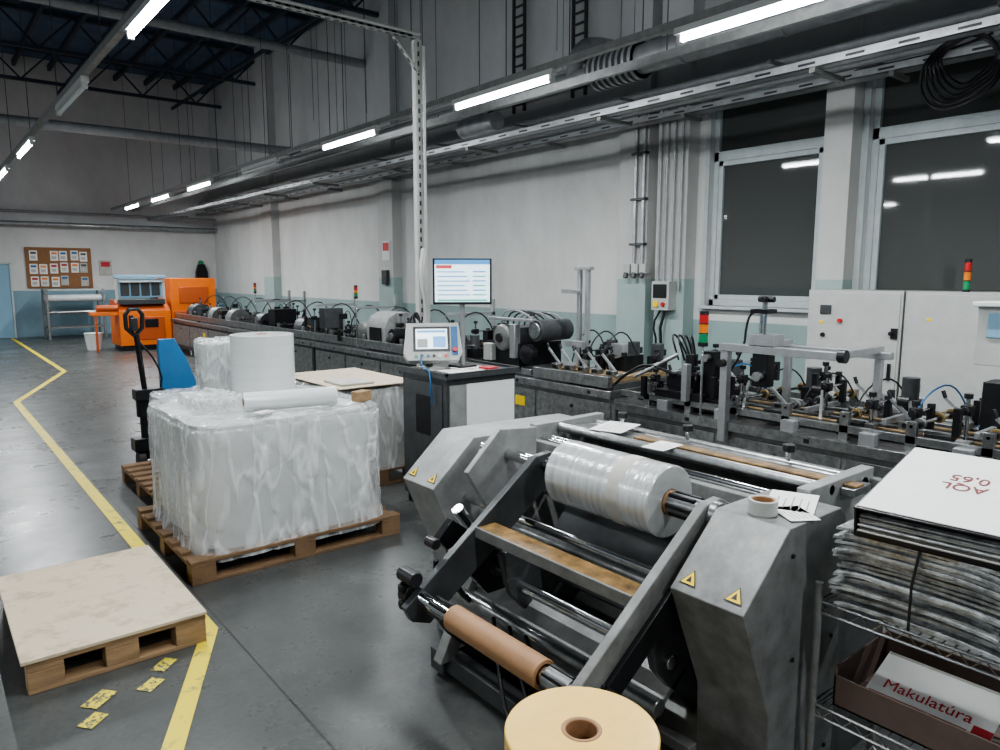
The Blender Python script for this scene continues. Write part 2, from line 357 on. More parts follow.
# ---------------------------------------------------------------- floor lines
b=B('floor_line')
def strip(pts,w,m,z=.004):
    L=[]
    for i,p in enumerate(pts):
        p=Vector(p);a=Vector(pts[max(i-1,0)]);c=Vector(pts[min(i+1,len(pts)-1)]);d=(c-a).normalized();n=V(-d.y,d.x)
        L.append((p+n*w/2,p-n*w/2))
    for i in range(len(L)-1):
        q=[L[i][0],L[i][1],L[i+1][1],L[i+1][0]];b.quad([(v.x,v.y,z) for v in q],m)
strip([V(2.11,24.9),V(2.1,15.6),V(1.02,12.2),V(1.03,3.62),V(.62,2.75),V(.2,1.9),V(-.4,.6)],.085,YLINE)
b.done()
b=B('floor_marking')
for x,y,u0,v0,r in((.47,3.3,.065,.04,.75),(.42,3.15,.05,.035,.7),(.76,3.42,.055,.035,.75),(.67,3.28,.05,.035,.7)):
    c,s_=math.cos(r),math.sin(r);b.quad([(x+c*u-s_*v,y+s_*u+c*v,.004) for u,v in((-u0,-v0),(u0,-v0),(u0*1.05,v0*.9),(-u0*.95,v0))],YWORN)
b.done()
# ---------------------------------------------------------------- pallets
def pallet(name,x0,x1,y0,y1,wood=WOOD,board=None):
    b=B(name,.003);W=(x1-x0);H=(y1-y0)
    def bx(u0,u1,v0,v1,z0,z1,m): b.box(x0+u0,x0+u1,y0+v0,y0+v1,z0,z1,m)
    bw=.1
    for v in(0,H/2-bw/2,H-bw):
        bx(0,W,v,v+bw,0,.022,wood)
        for u in(0,W/2-.07,W-.14): bx(u,u+.14,v,v+bw,.022,.1,wood)
    for u in(0,W/2-.07,W-.14): bx(u,u+.14,0,H,.1,.122,wood)
    n=7;g=(H-n*.1)/(n-1)
    for i in range(n):
        v=i*(.1+g);bx(-.002,W+.002,v,v+.1,.122,.144,wood)
    if board: b.box(x0-.02,x1+.005,y0-.01,y1+.02,.145,.163,board)
    return b.done()
pallet('wooden_pallet',.24,.985,3.52,4.62,board=BOARD)
pallet('wooden_pallet',1.12,2.52,4.22,5.52,wood=WOODD)
pallet('wooden_pallet',1.3,2.35,5.75,6.9,wood=WOODD)
def wrapped(name,x0,x1,y0,y1,z0,z1,mm,seed=0,p=5.,scal=.035,skirt=.03,amp=1.,n=200,rows=28,fold=0.,b=None,top=True):
    b=b or B(name);cx,cy=(x0+x1)/2,(y0+y1)/2;a,c=(x1-x0)/2,(y1-y0)/2
    R=[]
    for j in range(rows+1):
        t=j/rows;z=z0+(z1-z0)*t;ring=[]
        for i in range(n):
            th=2*math.pi*i/n;ct,st=math.cos(th),math.sin(th)
            k=(abs(ct)**p+abs(st)**p)**(-1/p)
            x,y=ct*k,st*k
            sc=1-scal*math.exp(-((x)/.12)**2)*(abs(y)>.8)-scal*math.exp(-((y)/.12)**2)*(abs(x)>.8)
            w=noise.noise(V(ct*2.6+seed,st*2.6,z*1.3))*.012+noise.noise(V(th*14,z*2.5+seed,1))*.007
            w+=noise.noise(V(x*5+z*9,y*5-z*7,seed))*.005
            if fold:
                s1=(x+y)*2.2
                w-=fold*max(0,1-abs(noise.noise(V(s1+z*2.6,x*2.5-y*2.5+z*1.2,seed)))*9)*.9
                w-=fold*max(0,1-abs(noise.noise(V(s1-z*3.4,x*3-y*3,seed+7)))*11)*.8
                w-=fold*max(0,1-abs(noise.noise(V(x*6+y*6,x*4-y*4,z*2.2+seed)))*10)*.5
            s_=sc+w*amp
            if t>.96: s_*=.985
            if t<.15: s_*=1+skirt*((.15-t)/.15)
            ring.append(b.v((cx+x*a*s_,cy+y*c*s_,z+noise.noise(V(x*3,y*3,seed))*.012*t)))
        R.append(ring)
    for j in range(rows):
        for i in range(n): b.f([R[j][i],R[j][(i+1)%n],R[j+1][(i+1)%n],R[j+1][i]],mm)
    prev=R[-1]
    for q in(.93,.8,.62,.42,.22,.06):
        ring=[]
        for i in range(n):
            th=2*math.pi*i/n;ct,st=math.cos(th),math.sin(th);k=(abs(ct)**p+abs(st)**p)**(-1/p);x,y=ct*k*q,st*k*q
            ring.append(b.v((cx+x*a,cy+y*c,z1+.01+noise.noise(V(x*4,y*4,seed+3))*.025)))
        for i in range(n): b.f([prev[i],prev[(i+1)%n],ring[(i+1)%n],ring[i]],mm)
        prev=ring
    b.f(prev,mm)
    return b
b=wrapped('wrapped_film_stack',1.18,2.47,4.24,5.5,.1,.92,WRAP,1.,p=7,scal=.012,n=420,rows=60,fold=.014)
wrapped('',1.225,2.43,4.285,5.46,.146,.895,FILMIN,3.,p=5.5,scal=.03,skirt=0,amp=.4,b=b)
b.done()
b=wrapped('wrapped_film_stack',1.5,2.32,5.8,6.85,.146,.78,WRAP,5.,fold=.01)
b.box(1.57,2.25,5.87,6.78,.146,.74,FILMIN);b.done()
b=B('film_roll',.006)
b.cyl((1.93,5.1,.93),(1.93,5.1,1.38),.22,FILMV,48,ri=.045,mc=FILMV);b.cyl((1.93,5.1,.93),(1.93,5.1,1.382),.045,CARD,20,ri=.038);b.done()
b=B('film_roll',.006);b.cyl((1.57,4.52,1.0),(2.15,4.4,1.0),.062,FILMV,28,ri=.03,mc=FILMV);b.cyl((1.568,4.52,1.0),(2.152,4.4,1.0),.03,CARD,16,ri=.025);b.done()
b=wrapped('wrapped_film_roll',1.64,2.02,5.5,5.9,.79,1.3,WRAP,9.,p=2.1,scal=0,amp=2,fold=.02);b.cyl((1.83,5.7,.8),(1.83,5.7,1.28),.17,FILMIN,36);b.done()
b=wrapped('crumpled_stretch_film',1.34,1.68,4.65,5.3,.93,.985,WRAP,12.,p=3,scal=.1,amp=4,fold=.03);b.done()
b=B('wood_block',.004);b.M=Matrix.Translation((2.33,4.38,.985))@Matrix.Rotation(.4,4,'Z');b.box(-.06,.06,-.04,.04,-.04,.03,WOOD);b.done()
b=B('printed_label',0);b.M=Matrix.Translation((1.65,4.38,.952))@Matrix.Rotation(.5,4,'Z');b.box(-.06,.06,-.035,.035,-.003,0,PAPER);b.box(-.04,.04,-.02,-.015,0,.001,GREYD);b.done()
pallet('wooden_pallet',2.6,3.4,5.3,6.5,wood=WOODD)
b=wrapped('wrapped_film_stack',2.6,3.4,5.3,6.5,.146,.84,WRAP,21.,p=8.,scal=0,fold=.01);b.box(2.66,3.34,5.36,6.44,.146,.82,PAPERD);b.done()
b=B('cardboard_sheet',.003);b.box(2.62,3.38,5.3,6.48,.872,.882,BOARD);b.box(2.7,3.0,5.4,5.75,.883,.9,PAPERD);b.done()
# ---------------------------------------------------------------- pallet jack
b=B('pallet_jack',.005)
x,y=1.6,7.2
b.cyl((x-.1,y,.09),(x-.04,y,.09),.09,RUB,20);b.cyl((x+.04,y,.09),(x+.1,y,.09),.09,RUB,20)
b.box(x-.13,x+.13,y-.07,y+.1,.18,.3,BLACKM);b.cyl((x,y,.1),(x,y,.62),.06,BLACKM,16);b.cyl((x,y,.5),(x,y,.7),.085,BLACKM,16)
b.cyl((x+.1,y+.02,.25),(x+.1,y+.02,.6),.04,BLACKM,12);b.cyl((x+.02,y-.1,.35),(x+.02,y-.1,.6),.025,CHROME,12);b.box(x-.1,x+.14,y-.1,y+.06,.66,.76,BLACKM)
b.tube([(x,y-.02,.66),(x-.04,y-.08,1.0),(x-.07,y-.13,1.28)],.024,BLACKM,10)
cx_=x-.09
pts=[(cx_+.01,y-.13,1.26),(cx_-.06,y-.14,1.33),(cx_-.065,y-.16,1.45),(cx_-.03,y-.17,1.5),(cx_+.04,y-.17,1.5),(cx_+.075,y-.16,1.45),(cx_+.07,y-.14,1.33),(cx_+.01,y-.13,1.26)]
b.tube(pts,.02,BLACK,8);b.box(cx_-.02,cx_+.03,y-.18,y-.12,1.3,1.42,BLACK)
b.prism([(x+.17,.25),(x+.5,.25),(x+.5,.7),(x+.4,1.0),(x+.3,1.2),(x+.16,1.2),(x+.15,1.1)],'Y',y+.05,y+.12,BLUE)
b.box(x+.16,x+.5,y+.1,y+.45,.12,.55,BLUE);b.box(x+.16,x+.5,y+.02,y+.4,.02,.12,BLACKM)
b.tube([(x+.05,y,.6),(x+.15,y-.05,.8),(x+.1,y-.08,1.0),(x-.04,y-.1,1.2)],.01,BLACK,6,1)
b.done()
# ---------------------------------------------------------------- far left
b=B('orange_baling_machine',.015)
b.box(3.75,4.9,18.9,19.9,.12,.95,ORANGE);b.box(3.8,4.85,18.95,19.85,0,.12,BLACKM)
b.prism([(18.9,.95),(19.9,.95),(19.9,1.2),(19.3,1.2)],'X',3.75,4.9,ORANGED)
b.box(5.0,6.1,19.2,20.4,.1,1.72,ORANGE);b.box(5.05,6.05,19.18,19.2,.2,.9,ORANGED);b.box(5.2,5.9,19.17,19.2,1.1,1.5,ORANGED)
b.box(3.95,4.05,18.86,18.9,.5,.85,BLACK);b.box(4.15,4.75,18.88,18.9,.25,.8,ORANGED);b.box(4.3,4.6,18.86,18.88,.55,.75,BLACKM)
for xx in(3.8,4.85): b.box(xx-.03,xx+.03,19.2,19.26,.95,1.75,CREAM)
b.box(3.75,4.9,19.15,19.3,1.72,1.8,BLUEL);b.box(3.83,4.82,19.22,19.24,1.25,1.7,BLUEL)
for k in range(4): b.box(3.88+k*.23,4.07+k*.23,19.2,19.22,1.3,1.62,GREYD)
b.box(3.85,4.8,19.1,19.2,1.62,1.66,GREYL);b.cyl((3.3,19.0,1.02),(3.75,19.0,1.02),.08,ORANGED,14);b.box(3.8,4.8,18.95,19.2,1.1,1.22,GREYD)
b.box(3.2,3.75,18.95,19.4,.85,.93,ORANGE);b.box(3.25,3.3,19,19.05,0,.85,ORANGED)
b.done()
b=B('roll_rack',.005)
for xx in(2.9,4.3):
    for yy in(23.6,24.4): b.box(xx-.03,xx+.03,yy-.03,yy+.03,0,1.4,GREY)
b.box(2.9,4.3,23.6,24.4,1.36,1.4,GREYL);b.box(2.9,4.3,23.6,24.4,.3,.34,GREY);b.cyl((2.85,23.7,1.15),(4.35,23.7,1.15),.1,FILMIN,20);b.cyl((2.85,23.7,.75),(4.35,23.7,.75),.05,STEEL,14)
b.done()
b=B('waste_bin',.01);b.lathe((3.3,19.6,0),(0,0,1),[(.15,0),(.2,.4),(.21,.42)],WHITE,20);b.done()
b=B('notice_board',.004)
b.box(2.62,4.3,24.94,24.998,1.42,2.6,CORK)
for i in range(6):
    for j in range(3):
        if (i*3+j)%7==5: continue
        xx=2.7+i*.26+random.uniform(-.02,.02);zz=1.48+j*.37+random.uniform(-.03,.03)
        b.box(xx,xx+.2,24.925,24.94,zz,zz+.29,random.choice([PAPER,PAPERD,PAPER,WHITE]));b.box(xx+.03,xx+.17,24.92,24.925,zz+.19,zz+.25,random.choice([REDT,BLUE,GREYD,ORG]))
        b.box(xx+.03,xx+.15,24.92,24.925,zz+.05,zz+.14,GREYL)
b.done()
b=B('wall_notice',.003);b.box(4.5,4.85,24.96,24.998,1.8,2.25,PAPERD);b.box(4.55,4.8,24.95,24.96,2.05,2.2,REDT);b.done()
b=B('hanging_jacket',.01);b.prism([(7.3,1.4),(7.7,1.4),(7.68,1.9),(7.6,2.15),(7.4,2.15),(7.32,1.9)],'Y',24.85,24.998,BLACKM);b.cyl((7.5,24.9,2.2),(7.5,24.998,2.2),.08,GREEN,14);b.done()
b=B('door_1',.01);b.box(1.0,2.2,24.93,24.998,0,2.1,BLUEL);b.box(.95,1.0,24.9,24.998,0,2.15,WFRAME);b.box(2.2,2.25,24.9,24.998,0,2.15,WFRAME);b.box(.95,2.25,24.9,24.998,2.1,2.17,WFRAME);b.done()
b=B('work_table',.006)
b.box(5.6,7.7,23.6,24.5,.85,.9,BLUEL)
for xx in(5.65,7.65):
    for yy in(23.65,24.45): b.box(xx-.03,xx+.03,yy-.03,yy+.03,0,.85,BLUE)
for k in range(6): b.box(5.7+k*.32,5.9+k*.32,23.9,24.2,.9,1.0+random.random()*.35,random.choice([GREYD,WHITE,BLUE,CARDB,BLACK]))
b.done()
# ---------------------------------------------------------------- main machine line
b=B('bag_making_machine_line',.004)
X0,X1=4.7,5.95
segs=[(0.2,4.2,.7),(4.25,6.3,.78),(6.35,10.4,.78),(10.45,14.2,.78),(14.25,18.2,.78)]
for y0,y1,h in segs:
    b.box(X0+.06,X1,y0,y1,.12,h-.06,GREYD if y0>6 else GREY)
    b.box(X0,X1+.05,y0,y1,h-.07,h,STEEL)
    b.box(X0+.1,X1-.1,y0+.05,y1-.05,0,.12,BLACKM)
    n=int((y1-y0)/1.0)
    for k in range(n):
        ya=y0+.04+k*(y1-y0-.04)/n;yb=ya+(y1-y0-.04)/n-.04
        b.box(X0+.045,X0+.06,ya,yb,.2,h-.12,STEEL if y0<12 else GREY);b.cyl((X0+.045,(ya+yb)/2,h-.2),(X0+.035,(ya+yb)/2,h-.2),.018,BLACK,10)
        b.cyl((X0+.1,ya+.1,0),(X0+.1,ya+.1,.12),.04,STEEL,10)
        b.box(X0-.004,X0,ya+.2,ya+.24,h-.05,h-.02,BLACK)
        if k%3==1: b.box(X0+.04,X0+.045,ya+.15,ya+.3,h-.3,h-.2,YELS if k%2 else PAPERD)
b.done()
KNOB=lambda b,p,d=(0,0,1),r=.025:(b.cyl(p,Vector(p)+Vector(d)*.03,r,BLACK,12),b.cyl(Vector(p)-Vector(d)*.03,p,.006,CHROME,8))
def clamp_post(b,x,y,z,h,reach=.25):
    b.cyl((x,y,z),(x,y,z+h),.012,CHROME,10);zz=z+h*.75
    b.box(x-.03,x+.03,y-.03,y+.03,zz-.03,zz+.03,BLACK);b.cyl((x-.05,y,zz),(x+reach,y,zz),.01,CHROME,8)
    b.box(x+reach-.02,x+reach+.02,y-.02,y+.02,zz-.14,zz+.03,BLACKM);KNOB(b,(x,y,z+h));KNOB(b,(x-.03,y,zz),(-1,0,0))
    b.box(x-.04,x+.04,y-.04,y+.04,z,z+.03,STEEL)
def roller_bar(b,y,z,n=5):
    b.cyl((4.78,y,z),(5.85,y,z),.012,CHROME,10)
    for s in(4.8,5.83): b.box(s-.02,s+.02,y-.03,y+.03,z-.16,z+.03,STEEL)
    for k in range(n):
        x=4.92+k*.82/max(1,n-1)+random.uniform(-.04,.04)
        b.cyl((x-.012,y,z),(x+.012,y,z),.036,random.choice([BRASS,STEEL,BRASS,BLACK]),18);b.cyl((x-.035,y,z),(x+.035,y,z),.022,BLACK,12)
def motor(b,x,y,z):
    b.box(x-.07,x+.07,y-.07,y+.07,z,z+.14,BLACKM);b.cyl((x,y,z+.14),(x,y,z+.3),.06,GREYD,16);b.box(x-.03,x+.1,y-.03,y+.03,z+.18,z+.24,BLACK)
def sensor(b,x,y,z):
    b.box(x-.012,x+.012,y-.012,y+.012,z,z+.3,ALU);b.box(x-.05,x+.05,y-.03,y+.03,z+.28,z+.36,BLACK)
    b.tube([(x,y,z+.32),(x+.1,y+.05,z+.42),(x+.18,y+.1,z+.3),(x+.2,y+.1,z)],.006,BLACK,6,1)
def lever(b,x,y,z):
    b.box(x-.03,x+.03,y-.05,y+.05,z,z+.06,STEEL);b.bar((x,y-.05,z+.05),(x,y+.12,z+.2),.015,.025,ALU);b.cyl((x,y+.12,z+.2),(x,y+.14,z+.25),.014,BLACK,8);b.cyl((x-.06,y,z+.04),(x+.06,y,z+.04),.018,BLACKM,10)
b=B('conveyor_mechanism',.002)
z=.7
b.box(4.95,5.7,.3,4.15,z,z+.02,BLACKM)
for x in(4.8,5.85): b.box(x-.02,x+.02,.3,4.2,z+.05,z+.1,STEEL)
for x,m_ in((5.05,BELT),(5.2,STEEL),(5.35,BELT),(5.5,STEEL),(5.66,GREYM)): b.box(x-.02,x+.02,.4,4.1,z+.06,z+.072,m_)
for k in range(9): roller_bar(b,.55+k*.42,z+.16,4+k%3)
for k in range(18): clamp_post(b,random.choice([4.85,4.95,5.15,5.5,5.8]),.5+k*.2+random.uniform(-.05,.05),z+.08,random.uniform(.15,.34),random.choice([-.15,.2,.25]))
for k in range(5): motor(b,5.75,.7+k*.75,z+.04)
for k in range(14): lever(b,random.choice([4.86,5.1,5.4,5.6]),.8+k*.23,z+.07)
for k in range(6): b.box(4.72,4.8,.9+k*.55,1.0+k*.55,z,z+.08,ALU);b.box(4.83,4.93,1.05+k*.55,1.2+k*.55,z+.02,z+.12,BLACKM);b.box(5.0,5.5,.95+k*.55,.98+k*.55,z+.1,z+.14,ALU)
for k in range(5):
    b.bar((4.8,1.2+k*.6,z+.1),(5.1,1.35+k*.6,z+.26),.02,.03,STEEL);b.cyl((5.1,1.35+k*.6,z+.26),(5.1,1.42+k*.6,z+.26),.035,BLACK,12)
for k in range(9):
    y=.6+k*.4;b.tube([(5.8,y,z+.1),(5.7,y+.1,z+.35),(5.4,y+.15,z+.3),(5.3,y+.2,z+.12)],.007,random.choice([BLACK,BLACK,BLACK,BLUE]),6,2)
for k in range(6): b.cyl((4.95+k*.13,3.9,z+.08),(4.95+k*.13,3.9,z+.2+.03*(k%3)),.03,random.choice([BLACK,STEEL,BLACKM]),14)
b.done()
b=B('portal_gantry',.003)
b.box(4.67,4.73,3.07,3.13,.55,1.24,ALU);b.box(4.66,4.74,2.25,3.14,1.24,1.295,ALU);b.box(5.35,5.42,2.2,3.1,1.2,1.25,ALU)
b.box(4.7,5.42,2.97,3.02,1.24,1.29,ALU);b.box(4.7,5.42,2.27,2.32,1.24,1.29,ALU);b.box(5.36,5.41,2.26,2.31,.72,1.24,ALU);b.box(5.36,5.41,2.96,3.01,.72,1.24,ALU)
b.cyl((4.7,2.2,1.27),(4.7,2.25,1.27),.045,BLACK,14);b.cyl((4.62,3.1,1.15),(4.67,3.1,1.15),.03,BLACK,12)
b.cyl((4.69,2.79,1.29),(4.69,2.79,1.6),.014,CHROME,10);b.cyl((4.73,2.84,1.29),(4.73,2.84,1.55),.014,CHROME,10);b.box(4.64,4.76,2.74,2.88,1.53,1.56,BLACKM);b.cyl((4.7,2.8,1.56),(4.7,2.8,1.62),.018,CHROME,10);b.cyl((4.64,2.79,1.63),(4.76,2.79,1.63),.022,BLACK,12);b.cyl((4.7,2.73,1.63),(4.7,2.85,1.63),.022,BLACK,12)
b.box(4.66,4.8,2.7,2.9,1.3,1.38,ALU);b.box(4.68,4.78,2.75,2.87,1.0,1.24,BLACKM);b.cyl((4.62,2.8,1.08),(4.68,2.8,1.08),.035,STEEL,16)
b.tube([(4.7,2.85,1.55),(4.8,3.0,1.5),(4.85,3.05,1.2),(4.85,3.3,.9)],.01,BLACK,6,2)
b.done()
b=B('bagger_head',.003)
b.box(4.75,5.3,3.35,3.8,.8,.86,BLACKM);b.box(4.8,5.0,3.45,3.7,.86,1.0,BLACKM);b.cyl((4.9,3.55,1.0),(4.9,3.55,1.16),.05,BLACK,16)
b.box(4.85,4.95,3.3,3.42,.86,1.2,BLACKM);b.cyl((4.8,3.36,1.15),(4.95,3.36,1.15),.03,STEEL,12)
b.tube([(4.75,3.6,1.0),(4.7,3.85,1.08),(4.72,4.1,.95),(4.75,4.25,.84)],.014,BLACKM,8,2);b.cyl((4.72,4.2,.92),(4.76,3.75,1.08),.013,STEEL,8)
b.cyl((4.66,3.95,.95),(4.78,3.6,1.16),.016,STEEL,10);b.box(4.7,4.76,3.45,3.5,.8,1.1,ALU)
for k in range(6): KNOB(b,(4.78+k*.08,3.42+.05*(k%3),1.0+.04*k))
for k in range(4): b.tube([(4.9,3.5+k*.06,1.1),(4.85,3.55+k*.06,1.32),(5.05,3.65+k*.05,1.28),(5.2,3.7,.9)],.009,BLACK,6,2)
b.done()
b=B('sealing_station',.003)
z=.78
b.box(4.8,5.8,4.3,5.3,z,z+.05,GREYD)
for k in range(7): b.box(4.85,5.15,4.45+k*.12,4.53+k*.12,z+.05,z+.09+random.random()*.04,BELT)
b.box(4.78,5.6,4.35,4.9,z+.05,z+.1,BELT);b.box(4.72,4.78,4.3,5.3,z+.02,z+.12,STEEL)
for yy in(4.95,5.06): b.box(5.1,5.14,yy-.02,yy+.02,z,1.88,ALU)
b.box(5.09,5.15,4.9,5.11,1.85,1.88,ALU);b.box(5.05,5.1,5.0,5.25,1.62,1.66,ALU);b.box(5.0,5.05,4.9,5.15,1.1,1.16,ALU)
for k in range(8): clamp_post(b,random.uniform(4.85,5.6),4.4+k*.11,z+.05,random.uniform(.2,.4),random.choice([-.1,.2]))
for k in range(5): lever(b,4.88,4.4+k*.18,z+.1)
for k in range(3): motor(b,5.65,4.5+k*.3,z+.05)
b.box(5.25,5.5,4.55,4.8,z+.05,z+.25,BLACKM);b.box(5.25,5.33,4.6,4.75,z+.25,z+.36,ALU)
for k in range(3): b.tube([(5.5,4.6+k*.2,z+.2),(5.4,4.7+k*.2,z+.5),(5.2,4.75+k*.2,z+.4),(5.1,4.75+k*.2,z+.1)],.008,BLACK,6,2)
b.done()
b=B('inkjet_printer',.008)
b.box(4.8,5.4,5.6,6.15,.86,1.1,BLACKM);b.box(4.85,5.3,5.65,6.1,1.1,1.26,GREYD);b.box(4.78,5.4,5.4,6.2,.79,.86,STEEL)
b.lathe((4.74,5.85,1.15),(1,0,0),[(.05,0),(.12,.015),(.14,.04),(.14,.12)],GREY,28);b.cyl((4.72,5.85,1.15),(4.745,5.85,1.15),.05,BLACK,20)
b.cyl((4.86,5.42,1.24),(5.3,5.42,1.24),.11,GREYD,28);b.cyl((4.84,5.42,1.24),(4.86,5.42,1.24),.08,STEEL,24);b.lathe((4.78,5.5,1.0),(1,0,0),[(.05,0),(.1,.02),(.1,.1)],BLACKM,24)
b.box(4.75,4.83,5.62,5.7,.95,1.3,ALU);b.box(4.78,4.82,5.4,6.1,1.33,1.36,ALU);b.box(4.72,4.8,5.98,6.1,.9,1.08,GREYL)
for k in range(6): b.tube([(4.85+k*.08,5.95,1.26),(4.8+k*.08,5.85,1.45-.02*k),(4.9+k*.08,5.6,1.42),(5+k*.08,5.45,1.2)],.011,random.choice([BLACK,GREYM,BLACK]),6,2)
b.box(4.85,5.2,6.2,6.28,.85,1.2,BLACKM)
b.done()
b=B('printing_units',.006)
z=.78
for k in range(56):
    y=6.75+k*.2+random.uniform(-.08,.08);r=random.random()
    x=random.uniform(4.85,5.6)
    if r<.35: clamp_post(b,x,y,z,random.uniform(.25,.5),random.choice([-.15,.2]))
    elif r<.55: motor(b,x,y,z)
    elif r<.7: sensor(b,x,y,z+.08)
    elif r<.82: lever(b,x,y,z+.03)
    else: b.box(x-.15,x+.2,y-.12,y+.12,z,z+random.uniform(.12,.3),random.choice([BLACKM,GREYD,GREYM,BLACK]))
for k in range(11): roller_bar(b,6.9+k*1.0,z+.18,3)
for x in(4.78,5.85): b.box(x-.02,x+.02,6.7,18,z+.03,z+.14,STEEL)
b.box(4.85,5.8,6.7,18,z,z+.03,BLACK)
def hood(y0,y1,x0,x1,r,m):
    pts=[(x0,z+.03)]+[(x0+(x1-x0)*(.5-.5*math.cos(t*math.pi/12)),z+.15+r*math.sin(t*math.pi/12)) for t in range(13)]+[(x1,z+.03)]
    b.prism(pts,'Y',y0,y1,m)
b.prism([(4.82,.8),(4.82,1.1),(4.88,1.24),(5.0,1.3),(5.2,1.3),(5.3,1.2),(5.3,.8)],'Y',8.35,8.85,GREYM);b.box(4.8,4.82,8.45,8.75,.9,1.1,BLACKM)
b.lathe((4.85,9.1,1.0),(1,0,0),[(.06,0),(.13,.02),(.15,.1),(.15,.5)],GREY,32)
b.cyl((4.83,8.2,1.0),(5.3,8.2,1.0),.1,BLACKM,24);b.cyl((4.8,8.2,1.0),(4.83,8.2,1.0),.05,STEEL,20)
hood(14.3,14.6,4.8,5.2,.2,GREY);hood(15.4,15.7,4.8,5.2,.2,GREY);hood(11.1,11.4,4.85,5.2,.18,GREYD);hood(17.,17.4,4.85,5.3,.22,GREYD);hood(12.9,13.2,4.85,5.2,.18,GREYD)
b.box(4.8,5.1,10.1,10.3,1.0,1.3,GREYD);b.box(4.9,5.3,12.3,12.6,.8,1.2,BLACKM)
for y in(7.2,9.6,10.9,12.9,13.6):
    b.box(5.7,5.75,y-.02,y+.02,z,1.5,ALU);b.box(5.0,5.75,y-.02,y+.02,1.3,1.34,ALU)
for k in range(12): b.tube([(5.7,7+k*.9,z+.1),(5.5,7.1+k*.9,z+.6),(5.2,7.2+k*.9,z+.5),(5.1,7.25+k*.9,z+.1)],.01,BLACK,6,2)
b.done()
def signal(x,y,z0,z1,s=1.,base=.3):
    b=B('signal_tower',.002)
    h=(z1-z0);c=h/3.4;r=.035*s
    b.cyl((x,y,z0-base),(x,y,z0),.01,CHROME,8);b.cyl((x,y,z0-.02),(x,y,z0+.01),r*1.1,BLACK,16)
    for i,m in enumerate((GREEN,ORG,RED)): b.cyl((x,y,z0+.01+i*c),(x,y,z0+.01+(i+1)*c-.008),r,m,16);b.cyl((x,y,z0+.002+(i+1)*c),(x,y,z0+.01+(i+1)*c),r*1.05,BLACK,16)
    b.cyl((x,y,z1-.03),(x,y,z1),r,BLACK,16);b.done()
signal(4.66,3.28,1.28,1.53,base=.62);signal(7.3,2.4,1.66,1.94,s=.8,base=.01)
signal(4.72,8.95,1.5,1.66,s=.7,base=.72);signal(4.72,12.7,1.5,1.66,s=.7,base=.72)
b=B('electrical_cabinet',.008)
for y0,y1 in((2.88,3.8),(1.2,2.86),(-.6,1.18)):
    b.box(7.2,7.7,y0,y1,.08,1.65,GREYL);b.box(7.25,7.68,y0,y1,0,.08,BLACKM);b.box(7.185,7.2,y0+.02,y1-.02,.12,1.62,GREYL)
    b.box(7.165,7.185,y0+.06,y0+.09,.8,.96,BLACK)
b.box(7.17,7.19,3.55,3.66,1.41,1.5,GREYD);b.cyl((7.185,3.45,1.35),(7.15,3.45,1.35),.022,RED,14);b.cyl((7.185,3.62,1.2),(7.16,3.62,1.2),.022,BLACK,14);b.box(7.18,7.187,3.62,3.67,1.31,1.34,YELS)
b.box(7.18,7.187,2.62,2.66,1.38,1.41,YELS)
b.box(7.165,7.185,2.9,2.96,1.2,1.3,BLACK);b.cyl((7.185,2.95,1.25),(7.13,2.95,1.25),.02,BLACK,12)
b.done()
b=B('control_box',.008)
b.box(5.35,5.6,1.3,1.68,1.22,1.6,GREYL);b.box(5.34,5.35,1.36,1.62,1.4,1.56,BLUEL);b.box(5.45,5.5,1.46,1.52,.7,1.22,GREY);b.box(5.3,5.6,1.28,1.7,1.6,1.63,WHITE);b.box(5.3,5.5,1.35,1.6,.78,1.12,BLACKM);b.done()
# ---------------------------------------------------------------- workstation
b=B('workstation_cabinet',.008)
x0,x1,y0,y1=2.95,3.6,4.25,4.85
b.box(x0+.02,x1-.02,y0+.02,y1-.02,0,.08,BLACKM);b.box(x0,x1,y0,y1,.08,1.05,GREYD)
b.box(x0+.02,x0+.16,y0-.015,y0,.12,1.0,GREYM);b.box(x0+.17,x1-.02,y0-.015,y0,.12,1.0,WHITE);b.box(x0-.01,x0,y0+.05,y1-.05,.12,1.0,GREYD)
b.box(x0+.2,x0+.23,y0-.03,y0-.015,.5,.62,BLACK);b.box(x0-.012,x0-.01,y0+.2,y1-.2,.6,.9,BLACKM)
b.box(x0-.03,x1+.03,y0-.04,y1+.03,1.05,1.075,GREYD);b.box(x0-.03,x1+.03,y0-.04,y0-.02,1.075,1.095,GREYD);b.box(x1+.01,x1+.03,y0-.04,y1+.03,1.075,1.095,GREYD);b.box(x0-.03,x0-.01,y0-.04,y1+.03,1.075,1.095,GREYD)
b.box(x0+.1,x0+.31,y0,y0+.28,1.075,1.08,PAPER);b.box(x0+.25,x0+.5,y0+.06,y0+.33,1.08,1.086,PAPER);b.box(x0+.06,x0+.2,y0+.3,y0+.5,1.075,1.09,PAPERD)
b.box(x0+.4,x0+.5,y0+.02,y0+.14,1.086,1.1,REDT);b.box(x0+.28,x0+.45,y0+.1,y0+.12,1.086,1.087,GREYD);b.box(x0+.28,x0+.4,y0+.15,y0+.17,1.086,1.087,GREYD)
b.done()
def facing(o,to=(0,0,1.8),tilt=0):
    n=Vector(to)-Vector(o);n.z=n.length*math.tan(tilt);n.normalize();return frame(o,V(-n.y,n.x,0),n)
b=B('computer_monitor',.004)
b.M=facing((3.28,4.5,1.75),tilt=.0)
b.box(-.225,.225,-.175,.175,-.035,0,BLACK);b.box(-.21,.21,-.155,.165,0,.003,SCREEN)
b.box(-.21,.21,.13,.165,.003,.004,SCRB);b.box(-.2,-.08,.1,.125,.003,.004,SCRR);b.box(-.19,.19,-.15,-.135,.003,.004,SCRG)
